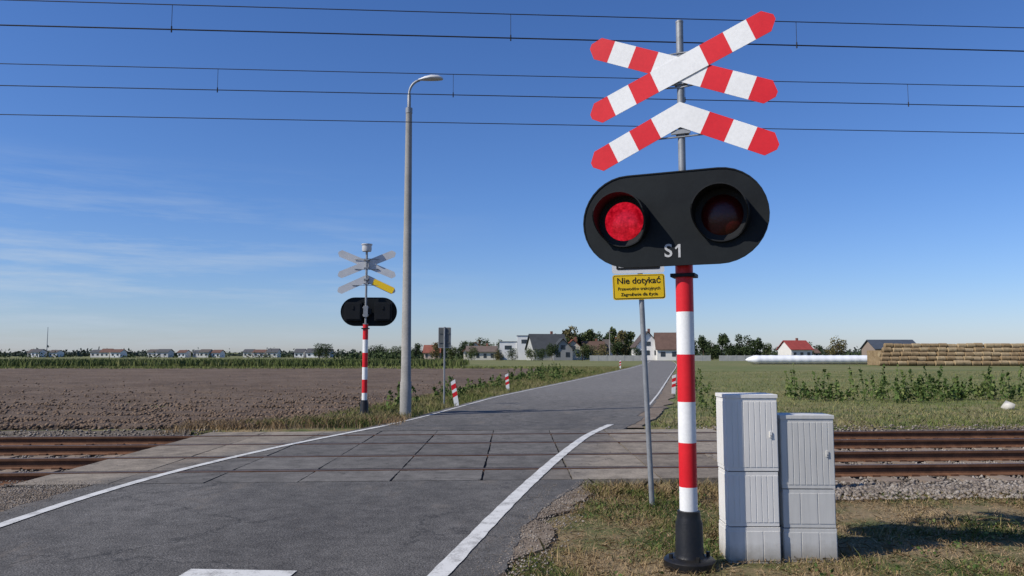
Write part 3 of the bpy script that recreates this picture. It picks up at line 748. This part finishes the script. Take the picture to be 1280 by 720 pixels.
def flat(name,x,y,parts,wall):
    e=empty(name,(x,y,gz0(y)-.05)); m=MB(); g_=MB(); t=MB()
    for (dx,w_,d_,h_) in parts:
        m.box((dx,0,h_/2),(w_,d_,h_)); t.box((dx,0,h_+.08),(w_+.3,d_+.3,.16))
        n=max(1,int(w_/3))
        for i in range(n): g_.box((dx-w_/2+w_*(i+.5)/n,-d_/2-.02,h_-1.6),(w_/n*.4,.06,1.1))
    m.obj('walls',[wm(wall)],e); t.obj('roof_edge',[m_galv],e); g_.obj('windows',[m_glass],e)
flat('modern_house',.5,222,[(-1.6,5,7,5.2),(3.0,4.0,8,6.9)],(.78,.78,.76))
house('gabled_house',9.3,205,9,9,3.1,6.9,(.42,.42,.40),(.06,.065,.07),'x',R(12))
house('gabled_house',12.9,199,5.0,5,2.9,5.6,(.30,.30,.30),(.06,.065,.07),'y',R(5),chim=False,nw=2)
house('red_roof_house',-26,250,5,6,2.4,4.6,(.55,.45,.38),(.26,.09,.06),'x')
house('red_roof_house',-11.5,240,7,7,2.8,5.4,(.7,.65,.55),(.24,.09,.06),'y')
house('long_house',-8.5,215,8,6,2.4,3.8,(.6,.57,.5),(.16,.12,.10),'x',nw=4)
house('white_house',35.0,200,6.0,8,3.8,7.4,(.78,.77,.75),(.10,.075,.065),'y')
house('brown_roof_house',41.3,196,8.5,8,3.1,7.0,(.72,.70,.66),(.14,.085,.065),'x',R(-6))
house('small_house',30.6,230,5.4,6,3,6.0,(.7,.68,.64),(.12,.10,.09),'x')
house('red_roof_house',89,240,7.0,8,3.3,5.9,(.7,.68,.64),(.33,.06,.05),'x',R(10))
house('farm_barn',114,230,13,9,3.4,5.9,(.28,.22,.18),(.065,.08,.105),'x',nw=2,chim=False)
house('farm_shed',97,250,5,6,2.2,3.4,(.6,.6,.58),(.16,.1,.08),'x',chim=False)
house('red_roof_house',17.5,222,6,7,3.0,5.8,(.6,.55,.48),(.22,.075,.05),'y',nw=2)
house('brown_roof_house',24.2,228,6,7,2.8,5.4,(.68,.66,.62),(.13,.08,.06),'x')
for (xa,xb,y) in((-252,-228,455),(-222,-205,460),(-196,-170,450),(-162,-138,455),(-128,-104,450),(-300,-280,470)):
    k=max(2,int((xb-xa)/6.5))
    for i in range(k):
        wd=(xb-xa)/k
        house('terraced_house',xa+wd*(i+.5),y+random.uniform(-6,6),wd*random.uniform(.65,.85),8,random.uniform(2.8,3.3),random.uniform(4.2,5.2),random.choice([(.80,.79,.76),(.7,.68,.62),(.6,.59,.57)]),random.choice([(.09,.09,.095),(.12,.10,.09),(.15,.08,.06)]),'x',z0=-1.5,nw=2,chim=False)
e=empty('concrete_fence',(0,0,0)); m=MB()
for i in range(32):
    x=18+i*1.9 if i<14 else 44.6+(i-13)*1.9
    if 28.5<x<35.5: continue
    z0=gz0(168); m.box((x,168,z0+.6),(1.8,.08,1.2)); m.box((x+.95,168,z0+.66),(.14,.14,1.36))
m.obj('panels',[surf('fence_concrete',(.34,.34,.32),(.44,.43,.40),1,.9)],e)

# ------------------------------------------------------------ silage tube and bales
e=empty('silage_bag',(0,0,0)); m=MB(); n=18; vs=[];L_=60
for i in range(L_+1):
    t=i/L_; x=33+19.*t; s_=min(1,(t/.07)**.6 if t>0 else .05); s_=min(s_,1 if t<.97 else (1-(t-.97)*12)); s_*=1+.025*math.sin(i*1.7)+.015*random.uniform(-1,1); s_=max(s_,.05)
    for k in range(n):
        a=2*math.pi*k/n; vs.append((x,108+.95*s_*math.cos(a),max(-.03,.58+.66*s_*math.sin(a))))
m.add(vs,[(i*n+k,i*n+(k+1)%n,(i+1)*n+(k+1)%n,(i+1)*n+k) for i in range(L_) for k in range(n)]); m.obj('wrapped_film',[surf('film_white',(.74,.75,.77),(.80,.81,.82),.6,.35,.3,.02,fine=5,dirt=.1)],e,smooth=True)
m_hay=surf('hay',(.24,.165,.085),(.36,.26,.145),2.2,.95,.8,.04,fine=26,dirt=.6)
m_hay2=surf('hay_end',(.33,.245,.135),(.44,.335,.20),3,.95,.8,.04,fine=26,dirt=.5)
e=empty('hay_bale_stack',(0,0,0)); m=MB()
for r_ in range(5):
    x=45.9+r_*.38
    while x<84:
        Lb=1.15; y=95.4+r_*.42+random.uniform(-.12,.12); z=.30+r_*.545+random.uniform(-.05,.05); rr=.325*random.uniform(.88,1.06)
        xa=x+random.uniform(-.05,.05); m.tube([(xa,y,z),(xa+.05,y,z),(xa+Lb-.13,y,z),(xa+Lb-.08,y,z)],[rr*.8,rr,rr,rr*.8],14,0 if random.random()<.6 else 1); x+=Lb
        if random.random()<.5: m.tube([(x-Lb,y+.7,z),(x-.05,y+.7,z)],rr,10,1)
m.box((66,99,.95),(38,4,1.9),0)
m.obj('bales',[m_hay,m_hay2],e,smooth=True)

# ------------------------------------------------------------ trees
m_bark=surf('bark',(.07,.05,.035),(.12,.09,.065),3,.95,.5)
def fol(name,a,b_,c_): return island(name,[(0,a),(.5,b_),(1,c_)],.35,.85,.45)
F=[fol('foliage_dark',(.018,.03,.012),(.04,.06,.022),(.08,.105,.04)),
   fol('foliage_mid',(.03,.045,.015),(.07,.09,.032),(.13,.155,.055)),
   fol('foliage_autumn',(.05,.045,.018),(.12,.105,.045),(.21,.175,.07))]
def tree(x,y,h,w_,mi=0,slim=False):
    h*=1.18; w_*=1.12
    z0=gz0(y)-.1; e=empty('tree',(x,y,z0)); t=MB()
    t.tube([(0,0,0),(random.uniform(-.1,.1),0,h*.35),(random.uniform(-.2,.2),0,h*.8)],[h*.03,h*.02,h*.006],8)
    lobes=[]
    for k in range(9):
        a=random.uniform(0,6.28); hz=random.uniform(.22,.88); rr=w_*.5*(1-abs(hz-.5)*.9)*random.uniform(.35,.85)
        c_=(math.cos(a)*rr*.8,math.sin(a)*rr*.8,h*hz); lobes.append((c_,w_*random.uniform(.18,.31)*(.7 if slim else 1)))
        t.tube([(0,0,h*hz*.55),(c_[0]*.8,c_[1]*.8,c_[2])],[h*.010,h*.003],5)
    t.obj('trunk',[m_bark],e,fixn=False)
    P=[]
    for c_,r_ in lobes:
        n=150; d=rng.normal(size=(n,3)); d/=np.linalg.norm(d,axis=1)[:,None]; rad=r_*rng.uniform(.45,1.12,n)[:,None]
        P.append(np.array(c_)+d*rad*np.array([1,1,1.15 if not slim else 1.7]))
    P=np.concatenate(P); P=P[P[:,2]<h*1.05]; leaves('foliage',P,h*.040,F[mi],e)
sc=lambda px,y:(px-640)*y/952.
for (px,y,h,w_,mi,sl) in [(628,236,5.0,4.5,0,0),(603,240,5.6,5,0,0),(612,218,4.0,4,1,0),(581,250,5,5,0,0),(566,250,4.2,4,1,0),(545,240,4.4,4,2,0),(520,260,4.5,4,0,0),(557,258,4.6,4,0,0),(590,232,4.4,4,0,0),
    (696,224,6.6,4.5,0,0),(700,216,7.0,4.5,1,0),(712,226,8.4,5.5,2,0),(722,230,7.4,4.5,0,0),(735,232,8.3,5,1,0),(746,236,7.2,4,0,0),(756,236,6.8,4,0,0),(767,215,8.0,3,1,1),(776,208,7.2,4,2,0),(785,218,7.8,4,1,0),(706,236,7.4,5,0,0),(728,238,7.8,5,1,0),(741,240,7.4,4.5,2,0),(762,238,7.4,4.5,0,0),(771,240,7.6,4.5,1,0),(780,236,7.2,4.5,0,0),
    (690,190,3.6,4,0,0),(664,186,2.8,3.5,1,0),(678,184,2.4,3.2,0,0),(728,180,3.4,4,1,0),(752,178,3.3,4,2,0),(771,176,3.6,3.2,0,0),(795,182,2.6,3,0,0),(640,196,2.6,3.4,0,0),(622,198,2.6,3.4,2,0),(589,205,3,4,1,0),(740,181,3.0,4,0,0),
    (850,214,3.6,4,0,0),(868,220,5.8,4.2,0,0),(879,225,6.2,4.4,0,0),(890,221,5.7,4.5,0,0),(902,226,6.4,4.2,0,0),(913,221,6.0,4.5,0,0),(924,225,6.5,4.6,0,0),(935,222,6.2,4.6,0,0),(946,226,5.8,4.5,0,0),(957,238,4.6,4,1,0),
    (1010,245,4.6,4.5,1,0),(1046,240,6.4,6,2,0),(1024,260,4,5,0,0),(985,262,5.6,4,0,0),(400,300,5,5,0,0),(408,310,5,6,0,0),(480,290,4.6,7,0,0),(467,290,4.2,6,0,0),(497,285,4.0,6,1,0)]:
    tree(sc(px,y),y,h,w_,mi,bool(sl))
P=[]
for k in range(620):
    x=random.uniform(-900,900); y=random.uniform(540,900); h=random.uniform(3.5,7.5)*(1.2 if x>0 else 1.0)
    if fbm(x,0,.006,3)<-.25: h*=.5
    n=60; q_=rng.normal(size=(n,3))*np.array([8,5,h*.33]); q_[:,2]=np.abs(q_[:,2]); P.append(q_+np.array([x,y,-2.]))
leaves('distant_tree_line',np.concatenate(P),1.7,fol('foliage_far',(.030,.042,.036),(.055,.068,.053),(.085,.10,.078)))  # desaturated greens: aerial haze painted into the leaf colour
P=[]
for k in range(130):
    x=random.uniform(-60,150); y=random.uniform(255,300); h=random.uniform(2,3.8); n=60; q_=rng.normal(size=(n,3))*np.array([3,2,h*.4]); q_[:,2]=np.abs(q_[:,2]); P.append(q_+np.array([x,y,-1.]))
for k in range(60):
    x=random.uniform(-310,-60); y=random.uniform(438,446) if random.random()<.4 else random.uniform(462,480); h=random.uniform(1.5,4.5); n=40; q_=rng.normal(size=(n,3))*np.array([2.5,1.5,h*.4]); q_[:,2]=np.abs(q_[:,2]); P.append(q_+np.array([x,y,-1.5]))
leaves('distant_hedge',np.concatenate(P),.6,F[0])
m=MB(); m.tube([(-305,500,-2),(-305,500,18)],[.3,.15],8); m.obj('radio_mast',[m_galv])
e=empty('utility_pole',(sc(762,170),170,-.4)); m=MB(); m.tube([(0,0,0),(0,0,7.0)],[.14,.09],10); m.box((0,0,6.5),(1.4,.1,.1)); m.obj('pole',[m_conc],e)
